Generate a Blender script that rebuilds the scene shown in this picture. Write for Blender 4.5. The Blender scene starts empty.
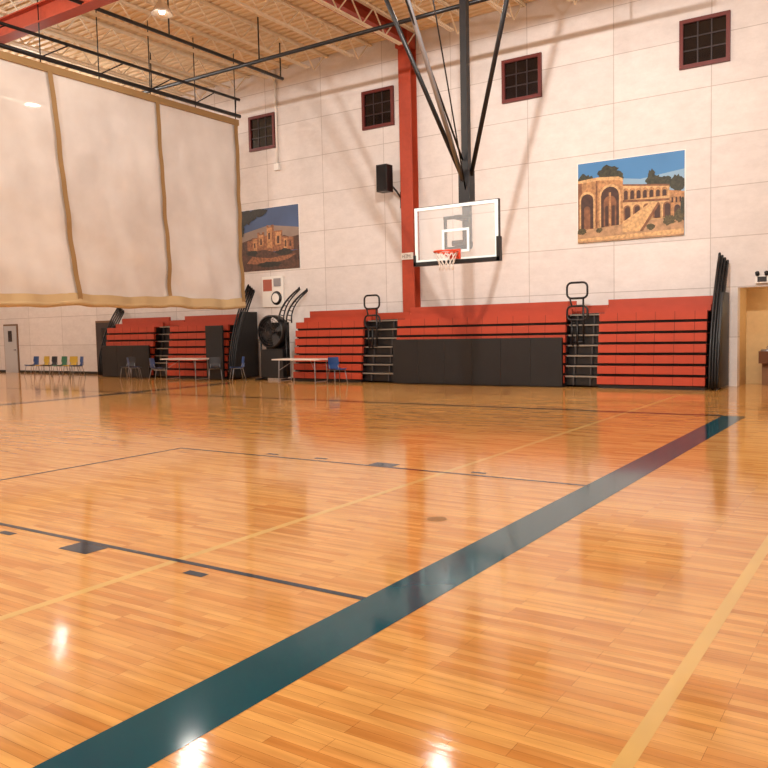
import bpy, math, random
from mathutils import Vector, Matrix
random.seed(4)
C=bpy.context.collection
def lin(c):
    return tuple(((x/255)/12.92 if x/255<=.04045 else ((x/255+.055)/1.055)**2.4) for x in c)+(1,)
MATS={}
def mat(name,rgb,rough=.6,metal=0,noise=0,nscale=8,emit=0,spec=.5,bump=0):
    if name in MATS: return MATS[name]
    m=bpy.data.materials.new(name);m.use_nodes=True
    nt=m.node_tree;b=nt.nodes['Principled BSDF'];c=lin(rgb)
    b.inputs['Roughness'].default_value=rough;b.inputs['Metallic'].default_value=metal
    b.inputs['Specular IOR Level'].default_value=spec
    b.inputs['Base Color'].default_value=c
    if noise or bump:
        tc=nt.nodes.new('ShaderNodeTexCoord');n=nt.nodes.new('ShaderNodeTexNoise')
        n.inputs['Scale'].default_value=nscale;n.inputs['Detail'].default_value=5
        nt.links.new(tc.outputs['Object'],n.inputs['Vector'])
        if noise:
            r=nt.nodes.new('ShaderNodeValToRGB')
            r.color_ramp.elements[0].position=.3;r.color_ramp.elements[1].position=.7
            r.color_ramp.elements[0].color=tuple(x*(1-noise) for x in c[:3])+(1,)
            r.color_ramp.elements[1].color=tuple(min(1,x*(1+noise)) for x in c[:3])+(1,)
            nt.links.new(n.outputs['Fac'],r.inputs['Fac']);nt.links.new(r.outputs['Color'],b.inputs['Base Color'])
        if bump:
            bp=nt.nodes.new('ShaderNodeBump');bp.inputs['Strength'].default_value=bump;bp.inputs['Distance'].default_value=.02
            nt.links.new(n.outputs['Fac'],bp.inputs['Height']);nt.links.new(bp.outputs['Normal'],b.inputs['Normal'])
    if emit:
        b.inputs['Emission Color'].default_value=c;b.inputs['Emission Strength'].default_value=emit
    MATS[name]=m;return m

class MB:
    def __init__(s): s.v=[];s.f=[];s.m=[];s.sm=[];s.mats=[]
    def mi(s,m):
        if m not in s.mats: s.mats.append(m)
        return s.mats.index(m)
    def add(s,vs,fs,m,smooth=False):
        o=len(s.v);s.v+=[tuple(v) for v in vs];k=s.mi(m)
        for f in fs: s.f.append([o+i for i in f]);s.m.append(k);s.sm.append(smooth)
    def box(s,x0,x1,y0,y1,z0,z1,m):
        vs=[(x,y,z) for z in(z0,z1) for y in(y0,y1) for x in(x0,x1)]
        s.add(vs,[(0,2,3,1),(4,5,7,6),(0,1,5,4),(2,6,7,3),(0,4,6,2),(1,3,7,5)],m)
    def bar(s,p,q,w,h,m,up=(0,0,1)):
        p=Vector(p);q=Vector(q);t=(q-p).normalized();up=Vector(up)
        if abs(t.dot(up))>.98: up=Vector((0,1,0))
        a=t.cross(up).normalized();b=a.cross(t)
        vs=[c+a*sx*w/2+b*sy*h/2 for c in(p,q) for sx,sy in((-1,-1),(1,-1),(1,1),(-1,1))]
        s.add(vs,[(0,1,2,3),(7,6,5,4),(0,4,5,1),(1,5,6,2),(2,6,7,3),(3,7,4,0)],m)
    def tube(s,pts,r,m,n=8,closed=False):
        pts=[Vector(p) for p in pts];N=len(pts);rs=r if isinstance(r,(list,tuple)) else [r]*N
        vs=[];a=None
        for i,p in enumerate(pts):
            if closed: t=(pts[(i+1)%N]-pts[i-1]).normalized()
            else: t=(pts[min(i+1,N-1)]-pts[max(i-1,0)]).normalized()
            if a is None:
                a=t.cross(Vector((0,0,1)))
                if a.length<.1:a=t.cross(Vector((0,1,0)))
            a=(a-t*a.dot(t)).normalized();b=t.cross(a)
            vs+=[p+(a*math.cos(k*2*math.pi/n)+b*math.sin(k*2*math.pi/n))*rs[i] for k in range(n)]
        fs=[]
        for i in range(N if closed else N-1):
            j=(i+1)%N
            for k in range(n): fs.append((i*n+k,i*n+(k+1)%n,j*n+(k+1)%n,j*n+k))
        if not closed: fs+= [tuple(range(n))[::-1],tuple((N-1)*n+k for k in range(n))]
        s.add(vs,fs,m,True)
    def lathe(s,prof,m,c=(0,0,0),n=24,axis='z'):
        vs=[];N=len(prof)
        for r,h in prof:
            for k in range(n):
                A=2*math.pi*k/n;x,y=r*math.cos(A),r*math.sin(A)
                vs.append((c[0]+x,c[1]+y,c[2]+h) if axis=='z' else (c[0]+x,c[1]+h,c[2]+y))
        fs=[(i*n+k,i*n+(k+1)%n,(i+1)*n+(k+1)%n,(i+1)*n+k) for i in range(N-1) for k in range(n)]
        s.add(vs,fs,m,True)
    def obj(s,name,bevel=0,loc=None,rotz=0,parent=None):
        me=bpy.data.meshes.new(name);me.from_pydata(s.v,[],s.f)
        for m in s.mats: me.materials.append(m)
        for p,k,sm in zip(me.polygons,s.m,s.sm): p.material_index=k;p.use_smooth=sm
        me.update();o=bpy.data.objects.new(name,me);C.objects.link(o)
        if bevel:
            b=o.modifiers.new('bevel','BEVEL');b.width=bevel;b.segments=2;b.limit_method='ANGLE'
        if loc: o.location=loc
        o.rotation_euler[2]=rotz
        if parent: o.parent=parent
        return o
def inst(o,loc,rotz=0):
    n=bpy.data.objects.new(o.name.split('.')[0],o.data);C.objects.link(n);n.location=loc;n.rotation_euler[2]=rotz
    for m in o.modifiers:
        b=n.modifiers.new(m.name,m.type)
        b.width=m.width;b.segments=m.segments;b.limit_method='ANGLE'
    return n

# ------------------------------------------------ constants (metres)
YW=21.0; XL=-38.0; XR=4.0; YN=-5.0; ZC=10.4
RED=mat('red_paint',(166,60,32),.5,noise=.08)
SEAT=mat('bleacher_red_plastic',(176,64,40),.42,noise=.06,nscale=3)
SEATD=mat('bleacher_dark_gap',(28,12,11),.7)
BLACK=mat('black_vinyl',(16,15,17),.5,noise=.15,nscale=2)
BLKM=mat('black_steel',(11,10,13),.4)
GREYM=mat('grey_steel',(150,150,155),.35,metal=.6)
DKGREY=mat('dark_grey_steel',(56,52,52),.5)
WHITE=mat('white_plastic',(232,228,222),.5)
CREAM=mat('cream_painted_steel',(238,224,200),.6)
TAN=mat('tan_webbing',(160,128,84),.8)

# ------------------------------------------------ floor
def floor_mat():
    m=bpy.data.materials.new('maple_floor');m.use_nodes=True;nt=m.node_tree;N=nt.nodes;L=nt.links
    b=N['Principled BSDF'];tc=N.new('ShaderNodeTexCoord')
    br=N.new('ShaderNodeTexBrick');br.inputs['Scale'].default_value=1
    br.inputs['Brick Width'].default_value=.62;br.inputs['Row Height'].default_value=.057
    br.inputs['Mortar Size'].default_value=.0009;br.inputs['Mortar Smooth'].default_value=.3
    br.offset=.37;br.offset_frequency=3
    br.inputs['Color1'].default_value=lin((234,182,110));br.inputs['Color2'].default_value=lin((204,136,66))
    br.inputs['Mortar'].default_value=lin((144,86,40));br.inputs['Bias'].default_value=-.2
    L.new(tc.outputs['Object'],br.inputs['Vector'])
    mp=N.new('ShaderNodeMapping');mp.inputs['Scale'].default_value=(1.2,14,1)
    L.new(tc.outputs['Object'],mp.inputs['Vector'])
    n=N.new('ShaderNodeTexNoise');n.inputs['Scale'].default_value=1.6;n.inputs['Detail'].default_value=6
    L.new(mp.outputs['Vector'],n.inputs['Vector'])
    r=N.new('ShaderNodeValToRGB');r.color_ramp.elements[0].position=.32;r.color_ramp.elements[0].color=(.74,.65,.52,1)
    r.color_ramp.elements[1].position=.66;r.color_ramp.elements[1].color=(1.08,1.06,1.0,1)
    L.new(n.outputs['Fac'],r.inputs['Fac'])
    mx=N.new('ShaderNodeMix');mx.data_type='RGBA';mx.blend_type='MULTIPLY';mx.inputs['Factor'].default_value=.75
    L.new(br.outputs['Color'],mx.inputs['A']);L.new(r.outputs['Color'],mx.inputs['B'])
    L.new(mx.outputs['Result'],b.inputs['Base Color'])
    n2=N.new('ShaderNodeTexNoise');n2.inputs['Scale'].default_value=2.2;n2.inputs['Detail'].default_value=2
    L.new(mp.outputs['Vector'],n2.inputs['Vector'])
    bp=N.new('ShaderNodeBump');bp.inputs['Strength'].default_value=.06;bp.inputs['Distance'].default_value=.01
    L.new(n2.outputs['Fac'],bp.inputs['Height']);L.new(bp.outputs['Normal'],b.inputs['Normal'])
    b.inputs['Roughness'].default_value=.095;b.inputs['Specular IOR Level'].default_value=.45
    return m
f=MB();f.box(XL-.3,XR+.3,YN-.3,YW+1.6,-.2,0,floor_mat());f.obj('floor')

# court markings
def paint(name,rgb):
    m=mat(name,rgb,.09,noise=.06,nscale=1.5);m.node_tree.nodes['Principled BSDF'].inputs['Specular IOR Level'].default_value=.3;return m
TEAL=paint('teal_court_paint',(0,80,98));CRM=paint('cream_court_paint',(224,188,118));DK=paint('dark_court_paint',(16,50,74))
mk=MB()
def rect(x0,x1,y0,y1,m,z):
    mk.add([(x0,y0,z),(x1,y0,z),(x1,y1,z),(x0,y1,z)],[(0,1,2,3)],m)
YA=3.784;YB=7.633;YC=14.385
rect(-2.70,-2.33,-4.4,YC+.05,TEAL,.0016)
rect(-33.5,-2.70,YC-.04,YC+.10,DK,.0018)
rect(-4.345,-4.275,-4.4,18.4,CRM,.0010)
rect(-.885,-.815,-4.4,18.4,CRM,.0010)
rect(-18.28,-17.90,-4.4,18.4,DK,.0016)
rect(-8.5,-2.70,YA-.025,YA+.025,DK,.0018)
rect(-8.5,-2.70,YB-.025,YB+.025,DK,.0018)
rect(-8.55,-8.5,YA-.025,YB+.025,DK,.0018)
for Y,s in((YA,-1),(YB,1)):
    y0,y1=sorted((Y+s*.03,Y+s*.23))
    rect(-5.36,-5.03,y0,y1,DK,.0018)
    y0,y1=sorted((Y+s*.12,Y+s*.19))
    for x in(-4.05,-6.25,-7.05): rect(x,x+.18,y0,y1,DK,.0018)
mk.obj('court_markings')
fc=MB();fc.lathe([(0,.004),(.07,.004),(.085,.001)],mat('brass',(170,128,78),.4,metal=.3),c=(-3.31,5.72,0));fc.obj('floor_socket_cover')

# ------------------------------------------------ walls
def wall_mat():
    m=bpy.data.materials.new('acoustic_wall_panel');m.use_nodes=True;nt=m.node_tree;N=nt.nodes;L=nt.links
    b=N['Principled BSDF'];tc=N.new('ShaderNodeTexCoord');sp=N.new('ShaderNodeSeparateXYZ');cb=N.new('ShaderNodeCombineXYZ')
    L.new(tc.outputs['Object'],sp.inputs[0])
    ad=N.new('ShaderNodeMath');ad.operation='ADD';L.new(sp.outputs['X'],ad.inputs[0]);L.new(sp.outputs['Y'],ad.inputs[1])
    L.new(ad.outputs[0],cb.inputs['X']);L.new(sp.outputs['Z'],cb.inputs['Y'])
    br=N.new('ShaderNodeTexBrick');br.inputs['Scale'].default_value=1;br.offset=0
    br.inputs['Brick Width'].default_value=2.395;br.inputs['Row Height'].default_value=1.22
    br.inputs['Mortar Size'].default_value=.010;br.inputs['Mortar Smooth'].default_value=.2
    br.inputs['Color1'].default_value=lin((228,221,217));br.inputs['Color2'].default_value=lin((218,211,207))
    br.inputs['Mortar'].default_value=lin((184,174,168))
    L.new(cb.outputs[0],br.inputs['Vector'])
    mp=N.new('ShaderNodeMapping');mp.inputs['Scale'].default_value=(1,1,1.8);L.new(tc.outputs['Object'],mp.inputs['Vector'])
    n=N.new('ShaderNodeTexNoise');n.inputs['Scale'].default_value=2.5;n.inputs['Detail'].default_value=9;n.inputs['Roughness'].default_value=.75
    L.new(mp.outputs['Vector'],n.inputs['Vector'])
    r=N.new('ShaderNodeValToRGB');r.color_ramp.elements[0].position=.3;r.color_ramp.elements[0].color=(.88,.865,.86,1)
    r.color_ramp.elements[1].position=.7;r.color_ramp.elements[1].color=(1.04,1.035,1.035,1)
    L.new(n.outputs['Fac'],r.inputs['Fac'])
    mx=N.new('ShaderNodeMix');mx.data_type='RGBA';mx.blend_type='MULTIPLY';mx.inputs['Factor'].default_value=1
    L.new(br.outputs['Color'],mx.inputs['A']);L.new(r.outputs['Color'],mx.inputs['B']);L.new(mx.outputs['Result'],b.inputs['Base Color'])
    b.inputs['Roughness'].default_value=.85;b.inputs['Specular IOR Level'].default_value=.2
    return m
WM=wall_mat();BEIGE=mat('beige_paint',(206,172,120),.7,noise=.05)
AX0,AX1,AZ=-3.60,-1.1,2.42
w=MB()
w.box(XL-.3,AX0,YW,YW+.3,0,ZC+.3,WM);w.box(AX0,AX1,YW,YW+.3,AZ,ZC+.3,WM);w.box(AX1,XR+.3,YW,YW+.3,0,ZC+.3,WM)
w.box(AX0,AX1,YW+1.2,YW+1.3,0,AZ,BEIGE);w.box(AX0-.1,AX0,YW+.3,YW+1.3,0,AZ,BEIGE);w.box(AX1,AX1+.1,YW+.3,YW+1.3,0,AZ,BEIGE)
w.box(AX0-.1,AX1+.1,YW+.3,YW+1.3,AZ,AZ+.1,BEIGE)
w.obj('wall_back')
w=MB();w.box(XL-.3,XL,YN,YW,0,ZC+.3,WM);w.obj('wall_left')
w=MB();w.box(XR,XR+.3,YN,YW,0,ZC+.3,WM);w.obj('wall_right')
w=MB();w.box(XL-.3,XR+.3,YN-.3,YN,0,ZC+.3,WM);w.obj('wall_near')
# ceiling: ribbed metal deck, ribs along X
c=MB();DECK=mat('roof_deck_paint',(230,206,170),.6,noise=.04)
ys=[];y=YN-.3
while y<YW+.3:
    ys+=[(y,ZC+.05),(y+.10,ZC+.05),(y+.12,ZC),(y+.24,ZC)];y+=.26
vs=[]
for (yy,z) in ys: vs+=[(XL-.3,yy,z),(XR+.3,yy,z)]
fs=[(2*i,2*i+2,2*i+3,2*i+1) for i in range(len(ys)-1)]
c.add(vs,fs,DECK);c.box(XL-.3,XR+.3,YN-.3,YW+.3,ZC+.1,ZC+.3,DECK);c.obj('ceiling')
# joists along Y
j=MB();y=YN;zt=ZC-.04;zb=ZC-.62
for dx in(-.035,.035):
    j.bar((dx,YN,zt),(dx,YW,zt),.045,.06,CREAM);j.bar((dx,YN,zb),(dx,YW-1.0,zb),.045,.05,CREAM)
k=0
while y<YW-.6:
    j.bar((0,y,zt if k%2 else zb),(0,y+.55,zb if k%2 else zt),.03,.03,CREAM);y+=.55;k+=1
j0=j.obj('roof_joist',loc=(-36.3,0,0))
x=-34.6
while x<3.5: inst(j0,(x,0,0));x+=1.7
# steel beams
b=MB()
for z in(9.33,ZC-.64): b.box(XL,XR,12.15,12.5,z-.03,z,RED)
b.box(XL,XR,12.3,12.34,9.33,ZC-.65,RED);b.obj('steel_beam')
b=MB();b.box(-13.02,-12.62,12.5,YW-.35,ZC-.36,ZC-.33,RED);b.box(-12.84,-12.80,12.5,YW-.35,ZC-.35,ZC-.01,RED);b.box(-13.02,-12.62,12.5,YW-.35,ZC-.03,ZC-.005,RED);b.obj('steel_beam')
b=MB();c0,c1=-13.0,-12.58
b.box(c0,c1,YW-.35,YW-.32,0,ZC,RED);b.box(c0,c1,YW-.03,YW,0,ZC,RED);b.box(-12.81,-12.77,YW-.33,YW-.02,0,ZC,RED)
b.box(c0,c1,YW-.5,YW,9.9,ZC,RED)
b.obj('steel_column')
# black pipes
p=MB();p.tube([(-21.5,17.3,9.2),(-4.0,17.3,9.2)],.055,BLKM)
for x in(-20,-15.5,-10.5,-5.5): p.tube([(x,17.3,9.2),(x,17.3,ZC)],.02,BLKM)
p.obj('ceiling_pipe')
p=MB();p.tube([(-16.35,4,9.35),(-16.35,19.3,9.35)],.05,BLKM)
for y in(6,10.5,14.8,19.2): p.tube([(-16.35,y,9.35),(-16.35,y,ZC)],.02,BLKM)
p.obj('ceiling_pipe')

# ------------------------------------------------ divider curtain
def curtain_mat():
    m=bpy.data.materials.new('white_curtain_vinyl');m.use_nodes=True;nt=m.node_tree;N=nt.nodes;L=nt.links
    b=N['Principled BSDF'];b.inputs['Roughness'].default_value=.55
    tc=N.new('ShaderNodeTexCoord');n=N.new('ShaderNodeTexNoise');n.inputs['Scale'].default_value=.9;n.inputs['Detail'].default_value=6
    L.new(tc.outputs['Object'],n.inputs['Vector']);r=N.new('ShaderNodeValToRGB')
    r.color_ramp.elements[0].position=.3;r.color_ramp.elements[0].color=lin((210,203,199));r.color_ramp.elements[1].position=.7;r.color_ramp.elements[1].color=lin((236,233,231))
    L.new(n.outputs['Fac'],r.inputs['Fac']);L.new(r.outputs['Color'],b.inputs['Base Color'])
    tr=N.new('ShaderNodeBsdfTranslucent');tr.inputs['Color'].default_value=lin((228,224,220))
    tp=N.new('ShaderNodeBsdfTransparent')
    m1=N.new('ShaderNodeMixShader');m1.inputs[0].default_value=.28;m2=N.new('ShaderNodeMixShader');m2.inputs[0].default_value=.10
    L.new(b.outputs[0],m1.inputs[1]);L.new(tr.outputs[0],m1.inputs[2]);L.new(m1.outputs[0],m2.inputs[1]);L.new(tp.outputs[0],m2.inputs[2])
    L.new(m2.outputs[0],N['Material Output'].inputs[0]);return m
CV=curtain_mat();HEM=mat('tan_curtain_hem',(200,176,134),.7)
cur=MB();XC=-18.1;y0,y1=2.0,19.05;ny=240;nz=80
def cbot(y):
    ph=((y-12.9)%3.15)/3.15
    return 2.47-.06*math.sin(math.pi*ph)**.8+.012*math.sin(y*5.1)
def cx(y,z):
    t=(8.28-z)/5.8
    return XC+.03*math.sin(y*1.1)*(.3+t)+.03*math.sin(y*5.3+z*1.1)*t*t+.022*math.sin(z*3.1+y*.9)*(.3+t)+.016*math.sin(z*6.5+y*2.2)*(.3+t)+.012*math.sin(y*9+z*2)*(t+.2)
vs=[]
for a in range(ny+1):
    y=y0+(y1-y0)*a/ny;zb=cbot(y)
    for k in range(nz+1):
        z=8.28+(zb-8.28)*k/nz;vs.append((cx(y,z),y,z))
fs=[(a*(nz+1)+k,a*(nz+1)+k+1,(a+1)*(nz+1)+k+1,(a+1)*(nz+1)+k) for a in range(ny) for k in range(nz)]
cur.add(vs,fs,CV,True)
vs=[]
for a in range(ny+1):
    y=y0+(y1-y0)*a/ny;zb=cbot(y)
    vs+=[(cx(y,zb)+.05,y,zb+.24),(cx(y,zb)+.08,y,zb-.02)]
cur.add(vs,[(2*a,2*a+1,2*a+3,2*a+2) for a in range(ny)],HEM,True)
cur.tube([(cx(y0+(y1-y0)*a/ny,cbot(y0+(y1-y0)*a/ny)),y0+(y1-y0)*a/ny,cbot(y0+(y1-y0)*a/ny)) for a in range(ny+1)],.085,HEM,n=10)
def band(yt,yb,ztop,zf,wd):
    for s in(.04,-.04):
        vs=[]
        for k in range(41):
            t=k/40;y=yt+(yb-yt)*t;z=ztop+(zf(yb)-ztop)*t
            for d in(-wd/2,wd/2): vs.append((cx(y,z)+s*1.4,y+d,z))
        cur.add(vs,[(2*k,2*k+1,2*k+3,2*k+2) for k in range(40)],TAN,True)
for yt,yb in((2.8,3.4),(5.9,6.55),(9.05,9.75),(12.4,12.9),(15.8,16.05)): band(yt,yb,8.28,cbot,.14)
band(18.95,18.97,8.28,cbot,.16)
cur.box(XC-.05,XC+.05,y0,y1+.05,8.16,8.34,TAN)
cur.tube([(XC,y0-.2,8.48),(XC,y1+.15,8.48)],.06,BLKM)
cur.tube([(XC,y0-.2,9.0),(XC,y1+.15,9.0)],.045,BLKM)
y=y0
while y<y1+.2:
    cur.tube([(XC,y,8.3),(XC,y,ZC)],.015,BLKM,n=6);cur.tube([(XC,y,8.48),(XC,min(y+.85,y1),9.0)],.018,BLKM,n=6);y+=1.7
cur.obj('divider_curtain')

# ------------------------------------------------ windows
WR=mat('window_red_frame',(98,28,19),.5);GL=mat('dark_glass',(18,7,7),.15)
wn=MB();hw=.585
def fr(m,x0,x1,z0,z1,t,d0,d1):
    wn.box(x0,x1,d0,d1,z0,z0+t,m);wn.box(x0,x1,d0,d1,z1-t,z1,m);wn.box(x0,x0+t,d0,d1,z0+t,z1-t,m);wn.box(x1-t,x1,d0,d1,z0+t,z1-t,m)
fr(WR,-hw,hw,-hw,hw,.09,-.08,0);wn.box(-hw+.09,hw-.09,-.02,0,-hw+.09,hw-.09,GL)
DR=mat('window_muntin',(36,14,11),.5)
for t in(-.16,.16): wn.box(t-.015,t+.015,-.04,-.02,-hw+.09,hw-.09,DR);wn.box(-hw+.09,hw-.09,-.04,-.02,t-.015,t+.015,DR)
for i in range(8):
    x=-4.39-4.79*(i-1)
    o=wn.obj('window_%d'%(i+1)) if i==0 else bpy.data.objects.new('window_%d'%(i+1),w0.data)
    if i==0: w0=o
    else: C.objects.link(o)
    o.location=(x,YW,8.415)

# ------------------------------------------------ posters
def poster(name,x0,x1,z0,z1,layers):
    m=MB();m.box(x0,x1,YW-.012,YW,z0,z1,WHITE)
    for k,(mt,pts) in enumerate(layers):
        y=YW-.014-.0008*k
        m.add([(x0+(x1-x0)*a,y,z0+(z1-z0)*b) for a,b in pts],[tuple(range(len(pts)))],mt)
    return m.obj(name)
def P(n,c,noise=.12,sc=9): return mat('print_'+n,c,.55,noise=noise,nscale=sc)
SK1=P('sky',(66,124,176),.06,1);SK2=P('pale_sky',(130,164,190),.06,1);ST=P('stone',(172,124,80),.45,14);ST2=P('stone_light',(202,160,110),.35,14);STD=P('stone_shade',(124,80,52),.4)
AR=P('arch_dark',(66,40,32),.3);TR=P('tree',(50,50,34),.6,16);GR=P('ground',(172,134,98),.3);BU2=P('bush',(80,70,42),.6,18)
def archp(cx,w,z0,z1):
    pts=[(cx-w/2,z0),(cx+w/2,z0)]
    zs=z1-w*.65
    for k in range(9):
        a=math.pi*k/8;pts.append((cx+w/2*math.cos(a),zs+(z1-zs)*math.sin(a)))
    return pts
def blob(cx,cy,rx,ry,seed=0,n=26):
    rr=random.Random(seed);return [(min(.99,max(.01,cx+rx*math.cos(2*math.pi*k/n)*(.75+.4*rr.random()))),min(.99,max(.01,cy+ry*math.sin(2*math.pi*k/n)*(.75+.4*rr.random())))) for k in range(n)]
def R4(a,b,c_,d): return [(a,c_),(b,c_),(b,d),(a,d)]
L=[(SK1,R4(.01,.99,.01,.99)),(SK2,[(.01,.3),(.99,.3),(.99,.78),(.6,.72),(.3,.78),(.01,.72)]),
(TR,blob(.08,.76,.09,.1,1)),(TR,blob(.30,.84,.11,.09,2)),(TR,blob(.38,.78,.07,.08,3)),(TR,blob(.72,.66,.08,.1,5)),(TR,blob(.82,.64,.08,.08,6)),(TR,blob(.93,.62,.07,.1,7)),
(TR,blob(.70,.72,.04,.1,8)),
(ST,[(.01,.14),(.44,.16),(.44,.74),(.40,.76),(.20,.78),(.01,.76)]),(ST2,[(.01,.74),(.20,.76),(.40,.74),(.44,.72),(.44,.75),(.40,.78),(.20,.80),(.01,.78)]),
(STD,[(.01,.14),(.05,.14),(.05,.75),(.01,.75)]),
(ST2,[(.44,.18),(.86,.22),(.86,.62),(.44,.68)]),(ST,[(.86,.22),(.99,.22),(.99,.52),(.86,.55)]),
(STD,[(.44,.46),(.86,.43),(.86,.455),(.44,.49)]),(STD,[(.44,.66),(.86,.60),(.86,.62),(.44,.68)]),
(STD,R4(.185,.20,.16,.76)),
(ST2,archp(.10,.15,.18,.64)),(AR,archp(.10,.12,.18,.61)),(STD,archp(.10,.06,.18,.46)),(ST2,archp(.32,.2,.16,.70)),(AR,archp(.32,.17,.16,.67)),(STD,archp(.32,.12,.16,.56)),(ST,R4(.31,.33,.16,.6)),
(AR,archp(.29,.03,.2,.44)),(AR,archp(.35,.03,.2,.44))]
L+=[(ST,archp(.47+.058*k,.05,.49,.63-.006*k)) for k in range(7)]+[(AR,archp(.47+.058*k,.034,.49,.60-.006*k)) for k in range(7)]
L+=[(STD,archp(.48+.09*k,.065,.24,.42)) for k in range(5)]+[(AR,archp(.485+.09*k,.045,.24,.40)) for k in range(5)]+[(AR,R4(.88+.035*k,.895+.035*k,.40,.46)) for k in range(3)]+[(AR,archp(.93,.05,.24,.37))]
L+=[(GR,[(.01,.01),(.99,.01),(.99,.24),(.7,.22),(.44,.2),(.01,.16)]),(ST2,[(.01,.03),(.99,.03),(.99,.09),(.01,.06)]),
(ST2,[(.44,.10),(.60,.10),(.76,.42),(.70,.43),(.44,.22)]),(STD,[(.60,.10),(.63,.10),(.78,.41),(.76,.42)]),
(BU2,blob(.86,.2,.06,.06,11)),(BU2,blob(.95,.24,.05,.08,12)),(BU2,blob(.70,.14,.04,.04,13)),(BU2,blob(.05,.15,.05,.04,14)),(BU2,blob(.22,.15,.03,.03,15)),
(TR,blob(.985,.35,.03,.1,16))]
poster('wall_poster',-7.62,-4.82,3.76,5.9,L)
DS=P('dusk_sky',(64,84,122),.15,1);DS2=P('dusk_low',(138,120,108),.15,2);RU=P('ruin',(140,90,58),.5,14);RU2=P('ruin_light',(182,130,84),.4,14);HL=P('hill',(78,50,36),.5,10)
DB=P('dark_bush',(38,34,24),.5,14)
L=[(DS,R4(.01,.99,.01,.99)),(DS2,[(.01,.3),(.99,.3),(.99,.64),(.5,.72),(.01,.62)]),
(HL,[(.01,.3),(.99,.3),(.99,.52),(.85,.5),(.75,.54),(.5,.48),(.2,.53),(.01,.48)]),
(RU,[(.12,.3),(.12,.5),(.2,.5),(.2,.54),(.3,.54),(.3,.62),(.34,.62),(.34,.59),(.38,.59),(.38,.62),(.42,.62),(.42,.56),(.46,.56),(.46,.72),(.49,.72),(.49,.69),(.53,.69),(.53,.72),(.58,.72),(.58,.62),(.72,.62),(.72,.52),(.9,.5),(.9,.3)]),
(RU2,R4(.46,.55,.36,.68)),(RU2,R4(.22,.29,.34,.52)),(RU2,R4(.6,.70,.4,.6)),(RU2,R4(.32,.4,.4,.58)),(RU2,R4(.74,.8,.32,.49)),
(HL,archp(.36,.03,.42,.52)),(HL,archp(.50,.03,.5,.6)),(HL,archp(.65,.04,.42,.54)),(HL,archp(.77,.03,.36,.46)),(HL,archp(.25,.025,.38,.46)),(HL,archp(.85,.03,.36,.44)),
(HL,[(.01,.01),(.99,.01),(.99,.3),(.7,.26),(.4,.34),(.01,.3)]),
(RU,[(.1,.14),(.4,.1),(.8,.16),(.95,.24),(.5,.2),(.2,.24)]),(DB,blob(.2,.3,.1,.05,21)),(DB,blob(.75,.28,.14,.05,22)),(DB,blob(.5,.1,.2,.05,23)),
(DB,blob(.1,.88,.18,.12,24)),(DB,blob(.32,.93,.16,.07,25)),(DB,blob(.03,.7,.05,.15,26))]
poster('wall_poster',-19.95,-17.25,3.7,5.87,L)

# ------------------------------------------------ bleachers
YF=19.6;RH=.262
STP=mat('step_aluminium',(136,128,118),.4,metal=.3)
def section(x0,x1,name='bleacher_section'):
    m=MB()
    for i in range(7):
        y=YF+.035*i;z=.06+i*RH
        m.box(x0,x1,y,y+.09,z+.045,z+RH-.02,SEAT)
        m.box(x0,x1,y+.02,y+.5,z+RH-.045,z+RH-.02,SEAT)
        m.box(x0+.01,x1-.01,y+.06,y+.5,z-.0,z+.05,SEATD)
        xx=x0+.46
        while xx<x1-.2:
            m.box(xx-.004,xx+.004,y-.002,y+.0,z+.045,z+RH-.02,SEATD);xx+=.46
    z=.06+7*RH
    m.box(x0,x1,YF+.62,YF+.72,z-.03,z+.13,SEAT);m.box(x0,x1,YF+.93,YF+1.02,z+.0,z+.34,SEAT)
    m.box(x0+.01,x1-.01,YF+.3,YF+1.0,.0,z-.03,SEATD)
    m.box(x0+.01,x1-.01,YF+.05,YF+.3,.0,.07,BLKM)
    return m.obj(name)
def aisle(x0,x1):
    m=MB()
    for i in range(7):
        y=YF+.10+.06*i;z=.06+i*RH
        m.box(x0+.02,x1-.02,y,y+.4,z+RH-.05,z+RH-.02,DKGREY);m.box(x0+.02,x1-.02,y-.01,y+.0,z+RH-.06,z+RH-.02,STP)
        m.box(x0+.02,x1-.02,y+.08,y+.1,z,z+RH-.05,BLKM)
        for q in(.25,.75): m.box(x0+(x1-x0)*q-.02,x0+(x1-x0)*q+.02,y+.02,y+.08,z,z+RH-.05,DKGREY)
    m.box(x0+.01,x1-.01,YF+.62,YF+1.0,0,.06+7*RH,BLKM)
    m.box(x0+.02,x1-.02,YF+.92,YF+1.0,1.9,2.1,SEAT)
    return m.obj('bleacher_aisle_steps')
def skirt(x0,x1,zt):
    m=MB();n=int((x1-x0)/.9)+1
    for i in range(n):
        a=x0+(x1-x0)*i/n;b=x0+(x1-x0)*(i+1)/n
        m.box(a+.002,b-.002,YF-.09,YF-.03,.03,zt,BLACK)
    m.box(x0,x1,YF-.05,YF-.01,.0,zt-.01,BLKM)
    return m.obj('bleacher_front_panel',bevel=.006)
section(-6.63,-4.06);aisle(-7.51,-6.63);section(-12.67,-7.51);skirt(-12.67,-7.51,1.29)
aisle(-13.9,-12.67);section(-16.54,-13.9)
section(-22.45,-20.35);section(-20.35,-19.55);skirt(-20.35,-19.55,1.85);aisle(-23.3,-22.45);section(-26.0,-23.3);skirt(-26.0,-23.3,1.2)
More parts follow.
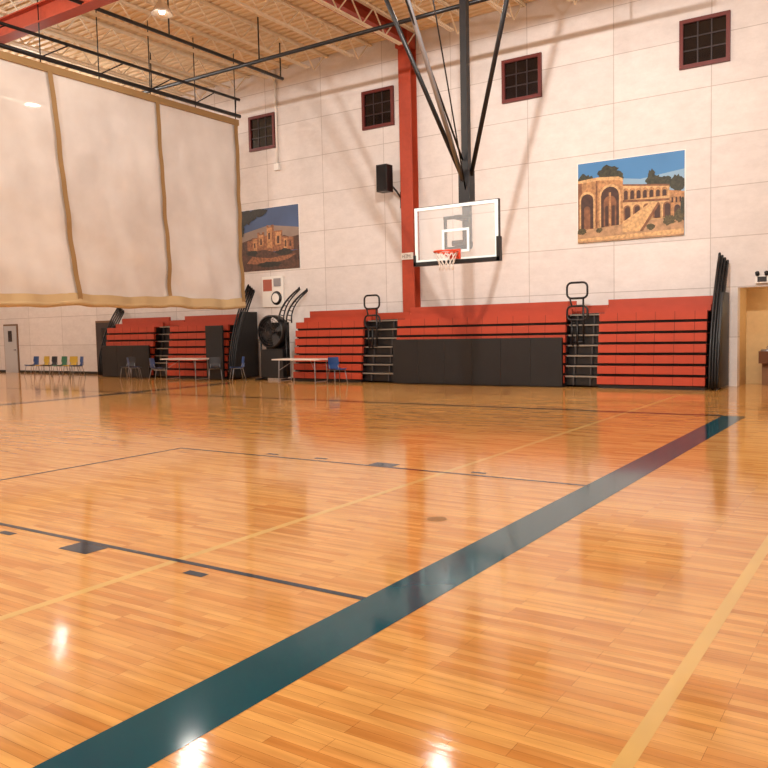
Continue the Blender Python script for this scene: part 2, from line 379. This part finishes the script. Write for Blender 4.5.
def handrail(x,y,z0):
    m=MB()
    def loop(zb,zt,y0,y1,r=.14):
        pts=[]
        for (cy,cz,a0) in((y1-r,zt-r,0),(y0+r,zt-r,90),(y0+r,zb+r,180),(y1-r,zb+r,270)):
            for k in range(5):
                a=math.radians(a0+22.5*k);pts.append((cy+r*math.cos(a),0,cz+r*math.sin(a)))
        return pts
    m.tube(loop(1.22,1.62,-.27,.27,.12),.028,BLKM,closed=True)
    m.tube(loop(.66,1.02,-.27,.27,.12),.028,BLKM,closed=True)
    m.tube([(-.0,0,0),(-.0,0,.66)],.03,BLKM)
    m.tube([(.16,0,.1),(.16,0,1.25)],.026,BLKM);m.tube([(-.12,0,-.0),(-.16,0,.7)],.024,BLKM)
    m.tube([(-.14,0,1.0),(-.2,0,1.25)],.024,BLKM)
    m.tube([(-.16,0,.1),(.16,0,.1)],.024,BLKM)
    return m.obj('aisle_handrail',loc=(x,y,z0))
handrail(-7.22,YF+.25,1.06);handrail(-13.6,YF+.25,1.0)
def endrail(x,n=4,zt=3.2,dx=.055,zlo=.05,thick=True,pw=2.0):
    m=MB()
    for i in range(n):
        xx=(i-(n-1)/2)*dx;d=i*.03;pts=[]
        for k in range(15):
            t=k/14;pts.append((xx,YF+.02+d+1.05*t**pw,zlo+(zt-.06*i-zlo)*t))
        m.tube(pts,.03,BLKM,n=6)
        pts2=[(xx,min(q[1]+.26*(1-t*.8),YF+1.33),q[2]-.03) for q,t in zip(pts,[k/14 for k in range(15)])]
        m.tube(pts2,.024,BLKM,n=6)
        m.tube([pts[-1],(xx,(pts[-1][1]+pts2[-1][1])/2,pts[-1][2]+.05),pts2[-1]],.03,BLKM,n=6)
        for k in range(1,14,2): m.tube([pts[k],pts2[k]],.015,BLKM,n=5)
    if thick:
        vs=[]
        for k in range(11):
            t=k/14
            for xx in(-.1,.1):
                vs.append((xx,YF+.1+1.05*t**pw,zlo+(zt-zlo)*t));vs.append((xx,YF+1.3,zlo+(zt-zlo)*t))
        fs=[]
        for k in range(10):
            a=4*k;fs+=[(a,a+1,a+5,a+4),(a+2,a+6,a+7,a+3),(a,a+4,a+6,a+2),(a+1,a+3,a+7,a+5)]
        m.add(vs,fs,BLACK)
    return m.obj('bleacher_end_rail',loc=(x,0,0))
endrail(-3.88);endrail(-19.3);endrail(-16.95,n=2,dx=.3,zlo=1.9,thick=False,zt=3.0);endrail(-26.3,zt=2.7,zlo=.05)

# ------------------------------------------------ basketball hoop
h=MB();X0,X1=-8.396,-6.566;Yb=13.867;Z0,Z1=2.9,3.99;Xm=(X0+X1)/2
glass=bpy.data.materials.new('backboard_glass');glass.use_nodes=True
nt=glass.node_tree;bb=nt.nodes['Principled BSDF'];bb.inputs['Base Color'].default_value=lin((215,220,222));bb.inputs['Roughness'].default_value=.08
tp=nt.nodes.new('ShaderNodeBsdfTransparent');mx=nt.nodes.new('ShaderNodeMixShader');mx.inputs[0].default_value=.84
nt.links.new(bb.outputs[0],mx.inputs[1]);nt.links.new(tp.outputs[0],mx.inputs[2]);nt.links.new(mx.outputs[0],nt.nodes['Material Output'].inputs[0])
FRW=mat('backboard_frame_white',(218,230,230),.4)
h.box(X0+.02,X1-.02,Yb-.012,Yb+.0,Z0+.03,Z1-.02,glass)
def hfr(x0,x1,z0,z1,t,ya,yb,m):
    h.box(x0,x1,ya,yb,z0,z0+t,m);h.box(x0,x1,ya,yb,z1-t,z1,m);h.box(x0,x0+t,ya,yb,z0+t,z1-t,m);h.box(x1-t,x1,ya,yb,z0+t,z1-t,m)
hfr(X0,X1,Z0,Z1,.06,Yb-.03,Yb-.013,FRW)
hfr(X0-.015,X1+.015,Z0,Z1+.015,.03,Yb-.012,Yb+.05,DKGREY)
hfr(Xm-.3,Xm+.3,3.06,3.52,.05,Yb-.02,Yb-.013,FRW)
h.box(X0-.03,X1+.03,Yb-.05,Yb+.06,Z0-.06,Z0+.02,BLKM)
h.box(X0-.035,X0+.02,Yb-.05,Yb+.06,Z0-.06,Z0+.16,BLKM);h.box(X1-.03,X1+.035,Yb-.05,Yb+.06,Z0-.06,Z0+.40,BLKM)
RIM=mat('rim_orange',(205,66,34),.4);NET=mat('net_white',(235,225,215),.8)
rc=(Xm,Yb-.15-.2286-.02,3.05)
h.tube([(rc[0]+.2286*math.cos(a*math.pi/16),rc[1]+.2286*math.sin(a*math.pi/16),3.05) for a in range(32)],.018,RIM,closed=True)
h.box(Xm-.12,Xm+.12,Yb-.06,Yb-.03,2.93,3.12,RIM);h.box(Xm-.09,Xm+.09,rc[1]+.22,Yb-.04,3.03,3.05,RIM)
h.bar((Xm-.08,Yb-.05,2.95),(Xm-.16,rc[1]+.12,3.04),.02,.02,RIM);h.bar((Xm+.08,Yb-.05,2.95),(Xm+.16,rc[1]+.12,3.04),.02,.02,RIM)
prof=[(.22,0),(.19,-.09),(.155,-.18),(.13,-.26),(.135,-.34)]
for k in range(12):
    for s in(1,-1):
        pts=[]
        for i,(r,dz) in enumerate(prof):
            a=2*math.pi*(k+s*i*.5)/12;pts.append((rc[0]+r*math.cos(a),rc[1]+r*math.sin(a),3.04+dz))
        h.tube(pts,.005,NET,n=4)
Ym=14.35;ZH=ZC-.03
h.box(Xm-.07,Xm+.07,Ym-.07,Ym+.07,3.25,ZH,BLKM)
h.box(Xm-.12,Xm+.12,Ym-.12,Ym+.12,4.05,4.7,BLKM)
for z in(3.15,3.75):
    h.box(Xm-.3,Xm+.3,Yb+.05,Yb+.1,z-.03,z+.03,BLKM);h.bar((Xm,Ym,z),(Xm,Yb+.06,z),.12,.08,BLKM)
h.box(Xm-.12,Xm+.12,Yb+.05,Ym,3.2,3.3,BLKM)
for s in(-1,1):
    h.box(Xm+s*.27-.025,Xm+s*.27+.025,Yb+.05,Yb+.1,3.12,3.78,BLKM)
    h.tube([(Xm+s*.1,Ym,4.6),(Xm+s*2.2,Ym-1.1,ZH)],.045,BLKM)
h.tube([(Xm-.03,Ym-.1,4.5),(Xm-.1,Ym-4.0,ZH)],.045,GREYM)
h.tube([(Xm-.03,Ym-.1,4.9),(Xm-.1,Ym-4.5,ZH)],.02,BLKM)
h.tube([(Xm+.03,Ym-.1,4.3),(Xm+.2,Ym-2.6,ZH)],.015,BLKM)
h.box(Xm-2.4,Xm+2.4,Ym-1.15,Ym-1.03,ZC-.7,ZC-.62,BLKM)
h.obj('ceiling_mounted_basketball_hoop')

# ------------------------------------------------ speaker, sign, conduit
s=MB();s.box(-.19,.19,-.17,.17,-.4,.4,BLKM);s.box(-.16,.16,-.18,-.17,-.36,.36,mat('speaker_grille',(28,26,28),.9))
s.tube([(.05,.17,-.1),(.22,.30,-.35),(.30,.50,-.6)],.03,BLKM);s.box(.22,.38,.50,.57,-.85,-.35,BLKM)
o=s.obj('wall_speaker',bevel=.015,loc=(-13.42,20.42,6.13))
s=MB();s.box(-12.99,-12.59,20.6,20.645,3.68,3.88,WHITE)
LT=BLKM
def stroke(pts,x,z,sc):
    for a,b_ in pts: s.bar((x+a[0]*sc,20.598,z+a[1]*sc),(x+b_[0]*sc,20.598,z+b_[1]*sc),.004,.016,LT,up=(0,-1,0))
H=[((0,0),(0,1)),((.6,0),(.6,1)),((0,.5),(.6,.5))];O=[((0,0),(0,1)),((.6,0),(.6,1)),((0,0),(.6,0)),((0,1),(.6,1))]
M_=[((0,0),(0,1)),((.6,0),(.6,1)),((0,1),(.3,.4)),((.3,.4),(.6,1))];E=[((0,0),(0,1)),((0,0),(.6,0)),((0,.5),(.5,.5)),((0,1),(.6,1))]
for k,g in enumerate((H,O,M_,E)): stroke(g,-12.95+k*.092,3.73,.1)
s.obj('home_sign')
s=MB();s.tube([(-18.1,20.95,7.25),(-18.1,20.95,ZC-.02)],.035,WHITE);s.box(-18.2,-18.0,20.88,21,7.05,7.27,WHITE);s.obj('wall_conduit')
s=MB();s.box(-18.95,-18.0,20.93,20.995,2.45,3.5,WHITE);s.box(-18.9,-18.5,20.92,20.93,3.0,3.4,mat('paper_red',(170,90,70),.6));s.lathe([(0,-.05),(.2,-.05),(.24,0)],BLKM,c=(-18.3,20.92,2.75),axis='y');s.lathe([(0,-.055),(.16,-.055)],WHITE,c=(-18.3,20.92,2.75),axis='y')
s.box(-18.4,-18.1,20.9,20.93,3.15,3.42,GREYM)
s.obj('notice_board')
# drum fan
s=MB();FX,FY=-17.55,19.85
s.lathe([(.5,-.18),(.54,-.16),(.54,.16),(.5,.18)],BLKM,c=(FX,FY,1.6),axis='y',n=36)
for r in(.1,.18,.26,.34,.42,.5):
    s.tube([(FX+r*math.cos(a*math.pi/16),FY-.18,1.6+r*math.sin(a*math.pi/16)) for a in range(32)],.007,DKGREY,n=4,closed=True)
for a in range(16):
    A=a*math.pi/8;s.tube([(FX,FY-.19,1.6),(FX+.52*math.cos(A),FY-.17,1.6+.52*math.sin(A))],.006,DKGREY,n=4)
for a in range(4):
    A=a*math.pi/2+.4;ca,sa=math.cos(A),math.sin(A);pts=[(.06,-.05,-.05),(.45,-.14,-.06),(.45,.14,.06),(.06,.05,.05)]
    s.add([(FX+p[0]*ca-p[1]*sa,FY+p[2],1.6+p[0]*sa+p[1]*ca) for p in pts],[(0,1,2,3)],DKGREY)
s.lathe([(0,-.12),(.09,-.1),(.09,.1),(0,.12)],BLKM,c=(FX,FY,1.6),axis='y')
s.box(FX-.5,FX+.5,FY+.19,FY+.22,.1,1.9,BLACK)
for q in(-1,1):
    s.tube([(FX+q*.54,FY,1.6),(FX+q*.56,FY,.1)],.03,BLKM);s.tube([(FX+q*.56,FY-.3,.035),(FX+q*.56,FY+.25,.035)],.035,BLKM)
s.box(FX-.48,FX+.48,FY-.12,FY+.18,.1,1.02,BLACK);s.tube([(FX-.56,FY,.1),(FX+.56,FY,.1)],.03,BLKM)
s.obj('drum_fan')

# ------------------------------------------------ tables + chairs
TT=mat('table_top_white',(226,214,204),.45)
t=MB();t.box(-.92,.92,-.38,.38,.715,.75,TT)
for q in(-1,1):
    for r in(-1,1): t.tube([(q*.7,r*.28,.715),(q*.72,r*.3,0.005)],.016,GREYM)
    t.tube([(q*.72,-.3,.06),(q*.72,.3,.06)],.014,GREYM);t.tube([(q*.71,-.29,.4),(q*.3,0,.71)],.01,GREYM)
t0=t.obj('folding_table',bevel=.01,loc=(-15.65,19.0,0));inst(t0,(-20.75,19.0,0))
def chair(col):
    m=MB();SHL=mat('chair_shell_'+col[0],col[1],.45)
    vs=[]
    prof=[(-.22,.44),(-.2,.455),(0,.44),(.16,.445),(.205,.50),(.22,.62),(.245,.80)]
    wd=[.19,.21,.215,.20,.17,.19,.18]
    for (y,z),w_ in zip(prof,wd):
        for k in range(5):
            u=(k-2)/2;vs.append((w_*u,y-(.03*u*u if z>.5 else 0),z+(.02*u*u if z<.5 else 0)))
    fs=[(i*5+k,i*5+k+1,(i+1)*5+k+1,(i+1)*5+k) for i in range(6) for k in range(4)]
    m.add(vs,fs,SHL,True)
    m.add([(x,y+.004,z-.012) for x,y,z in vs],[f_[::-1] for f_ in fs],SHL,True)
    for q in(-1,1):
        m.tube([(q*.22,-.22,.004),(q*.18,-.15,.425),(q*.18,.15,.425),(q*.22,.24,.004)],.012,GREYM,n=6)
        m.tube([(q*.16,.15,.425),(q*.14,.22,.6)],.011,GREYM,n=6)
    m.tube([(-.18,-.12,.425),(.18,-.12,.425)],.011,GREYM,n=6);m.tube([(-.18,.14,.425),(.18,.14,.425)],.011,GREYM,n=6)
    return m.obj('stacking_chair')
BL=('blue',(36,70,124));YE=('yellow',(196,160,50));BK=('black',(36,36,42));GN=('green',(50,110,80))
cb_=chair(BL);cy_=chair(YE);ck_=chair(BK);cg_=chair(GN)
cb_.location=(-30.1,19.2,0);cy_.location=(-29.45,19.25,0);ck_.location=(-28.85,19.2,0);cg_.location=(-28.2,19.2,0)
inst(cy_,(-27.6,19.25,0),.3);inst(cb_,(-27.0,19.1,0),-.3)
inst(ck_,(-23.7,18.9,0),.4);inst(cb_,(-23.0,18.6,0),2.6);inst(cb_,(-21.3,18.2,0),2.9)
inst(ck_,(-19.1,18.7,0),.8);inst(cb_,(-14.25,18.9,0),1.2);inst(cb_,(-18.5,19.1,0),-.6)
# doors on back wall
DG=mat('door_pale_grey',(186,186,188),.5);DT=mat('door_frame_tan',(120,88,60),.6)
for i,(x,m_) in enumerate(((-34.4,DG),(-27.7,mat('door_dark',(60,48,44),.6)))):
    d=MB();d.box(x-.55,x+.55,20.96,20.995,0,2.2,DT);d.box(x-.48,x+.48,20.93,20.96,0,2.12,m_);d.box(x+.3,x+.42,20.88,20.93,1.0,1.06,GREYM);d.box(x-.15,x+.15,20.925,20.93,1.4,1.9,GL);d.obj('door_%d'%(i+1))
d=MB();d.box(-3.2,-2.8,21.5,22.19,.55,.85,mat('fountain_bronze',(104,64,38),.4,metal=.4));d.box(-3.15,-2.85,21.7,22.19,.0,.55,mat('fountain_body',(130,90,56),.5));d.lathe([(0,.86),(.1,.86),(.16,.89),(.18,.89),(.19,.85)],GREYM,c=(-3.0,21.75,0));d.tube([(-3.08,22.0,.85),(-3.08,22.0,.95),(-3.04,21.93,.97)],.012,GREYM)
d.obj('drinking_fountain',bevel=.015)
d=MB();d.box(-3.2,-2.9,20.9,21,2.5,2.68,WHITE);d.box(-3.15,-2.95,20.88,20.9,2.53,2.65,BLKM);d.tube([(-3.15,20.9,2.7),(-3.15,20.85,2.75)],.05,BLKM);d.tube([(-2.95,20.9,2.7),(-2.95,20.85,2.75)],.05,BLKM);d.obj('emergency_light')
b=MB();b.box(XL,-26.9,YW-.02,YW,0,.1,BLKM);b.obj('baseboard_back')

# ------------------------------------------------ lamps
SH=mat('lamp_reflector',(225,215,200),.25,metal=.5);BU=mat('lamp_bulb',(255,244,228),.3,emit=5)
lm=MB();lm.tube([(0,0,.45),(0,0,ZC-9.3-.02)],.012,BLKM);lm.lathe([(.0,.46),(.07,.45),(.08,.3),(.12,.26),(.2,.12),(.26,0),(.25,0),(.19,.11),(.1,.25)],SH)
lm.lathe([(0,.22),(.07,.18),(.09,.1),(.06,.02),(0,0)],BU,n=16)
pos=[(-15.3,13.65,80,1),(-9.66,16.5,60,1),(-24.6,16.2,300,0),(-2.0,14.0,520,0),(-31,13,640,0),(-24,7,580,0),(-31,6,440,0),(-15.8,6.5,900,0),(-3.8,6.5,560,0),(-9,0,520,0),(-1,-.5,330,0),(-16,-.5,560,0),(-24,-.5,400,0)]
l0=None
for x,y,e,dk in pos:
    if l0 is None: l0=lm.obj('high_bay_lamp',loc=(x,y,9.3))
    else: inst(l0,(x,y,9.3))
    ld=bpy.data.lights.new('lamp_light','AREA' if dk else 'POINT');ld.energy=e;ld.color=(1,.965,.91)
    if dk: ld.shape='DISK';ld.size=.5
    else: ld.shadow_soft_size=.12
    lo=bpy.data.objects.new('lamp_light',ld);C.objects.link(lo);lo.location=(x,y,9.27 if dk else 9.05)
sx,sy,sz=-3.6,6.9,9.0;tgt=Vector((-9.6,21,4.0));dr=(tgt-Vector((sx,sy,sz))).normalized()  # added spot, throws the hoop mast and brace shadow onto the back wall
d=MB();P0=Vector((sx,sy,sz));d.tube([P0-dr*.42,P0-dr*.40,P0-dr*.1,P0-dr*.06],[.02,.09,.13,.14],BLKM,n=16);d.tube([P0-dr*.3,(sx,sy,9.4),(sx,sy,ZC-.03)],.02,BLKM);d.obj('added_spot_housing')  # housing made up to carry the added spot
ld=bpy.data.lights.new('added_shadow_spot','SPOT');ld.energy=5400;ld.color=(1,.955,.90);ld.spot_size=math.radians(76);ld.spot_blend=1;ld.shadow_soft_size=.09
lo=bpy.data.objects.new('added_shadow_spot',ld);C.objects.link(lo);lo.location=P0;lo.rotation_euler=dr.to_track_quat('-Z','Y').to_euler()
d=MB();d.lathe([(0,-.1),(.12,-.09),(.16,-.04),(.17,0),(0,0)],mat('added_alcove_glow',(255,225,180),.4,emit=3),c=(-2.3,21.75,2.42));d.obj('added_alcove_fixture')  # made-up glowing fixture, added to brighten the alcove
ld=bpy.data.lights.new('added_alcove_fill','POINT');ld.energy=18;ld.color=(1,.88,.68);ld.shadow_soft_size=.1  # added fill for the beige alcove interior
lo=bpy.data.objects.new('added_alcove_fill',ld);C.objects.link(lo);lo.location=(-2.3,21.75,2.2)

# ------------------------------------------------ world, camera
wd=bpy.data.worlds.new('world');bpy.context.scene.world=wd;wd.use_nodes=True
wd.node_tree.nodes['Background'].inputs[0].default_value=(.6,.7,.9,1);wd.node_tree.nodes['Background'].inputs[1].default_value=.3
cd=bpy.data.cameras.new('camera');co=bpy.data.objects.new('camera',cd);C.objects.link(co)
yaw,pt,r,hh=.5877,.0686,-.0221,1.5981
F=Vector((-math.sin(yaw)*math.cos(pt),math.cos(yaw)*math.cos(pt),-math.sin(pt)))
R0=Vector((math.cos(yaw),math.sin(yaw),0));U0=R0.cross(F)
R=R0*math.cos(r)+U0*math.sin(r);U=-R0*math.sin(r)+U0*math.cos(r)
co.matrix_world=Matrix(((R.x,U.x,-F.x,0),(R.y,U.y,-F.y,0),(R.z,U.z,-F.z,hh),(0,0,0,1)))
cd.sensor_width=36;cd.lens=36*797.24/768;cd.clip_end=200
bpy.context.scene.camera=co
bpy.context.scene.view_settings.view_transform='Standard'
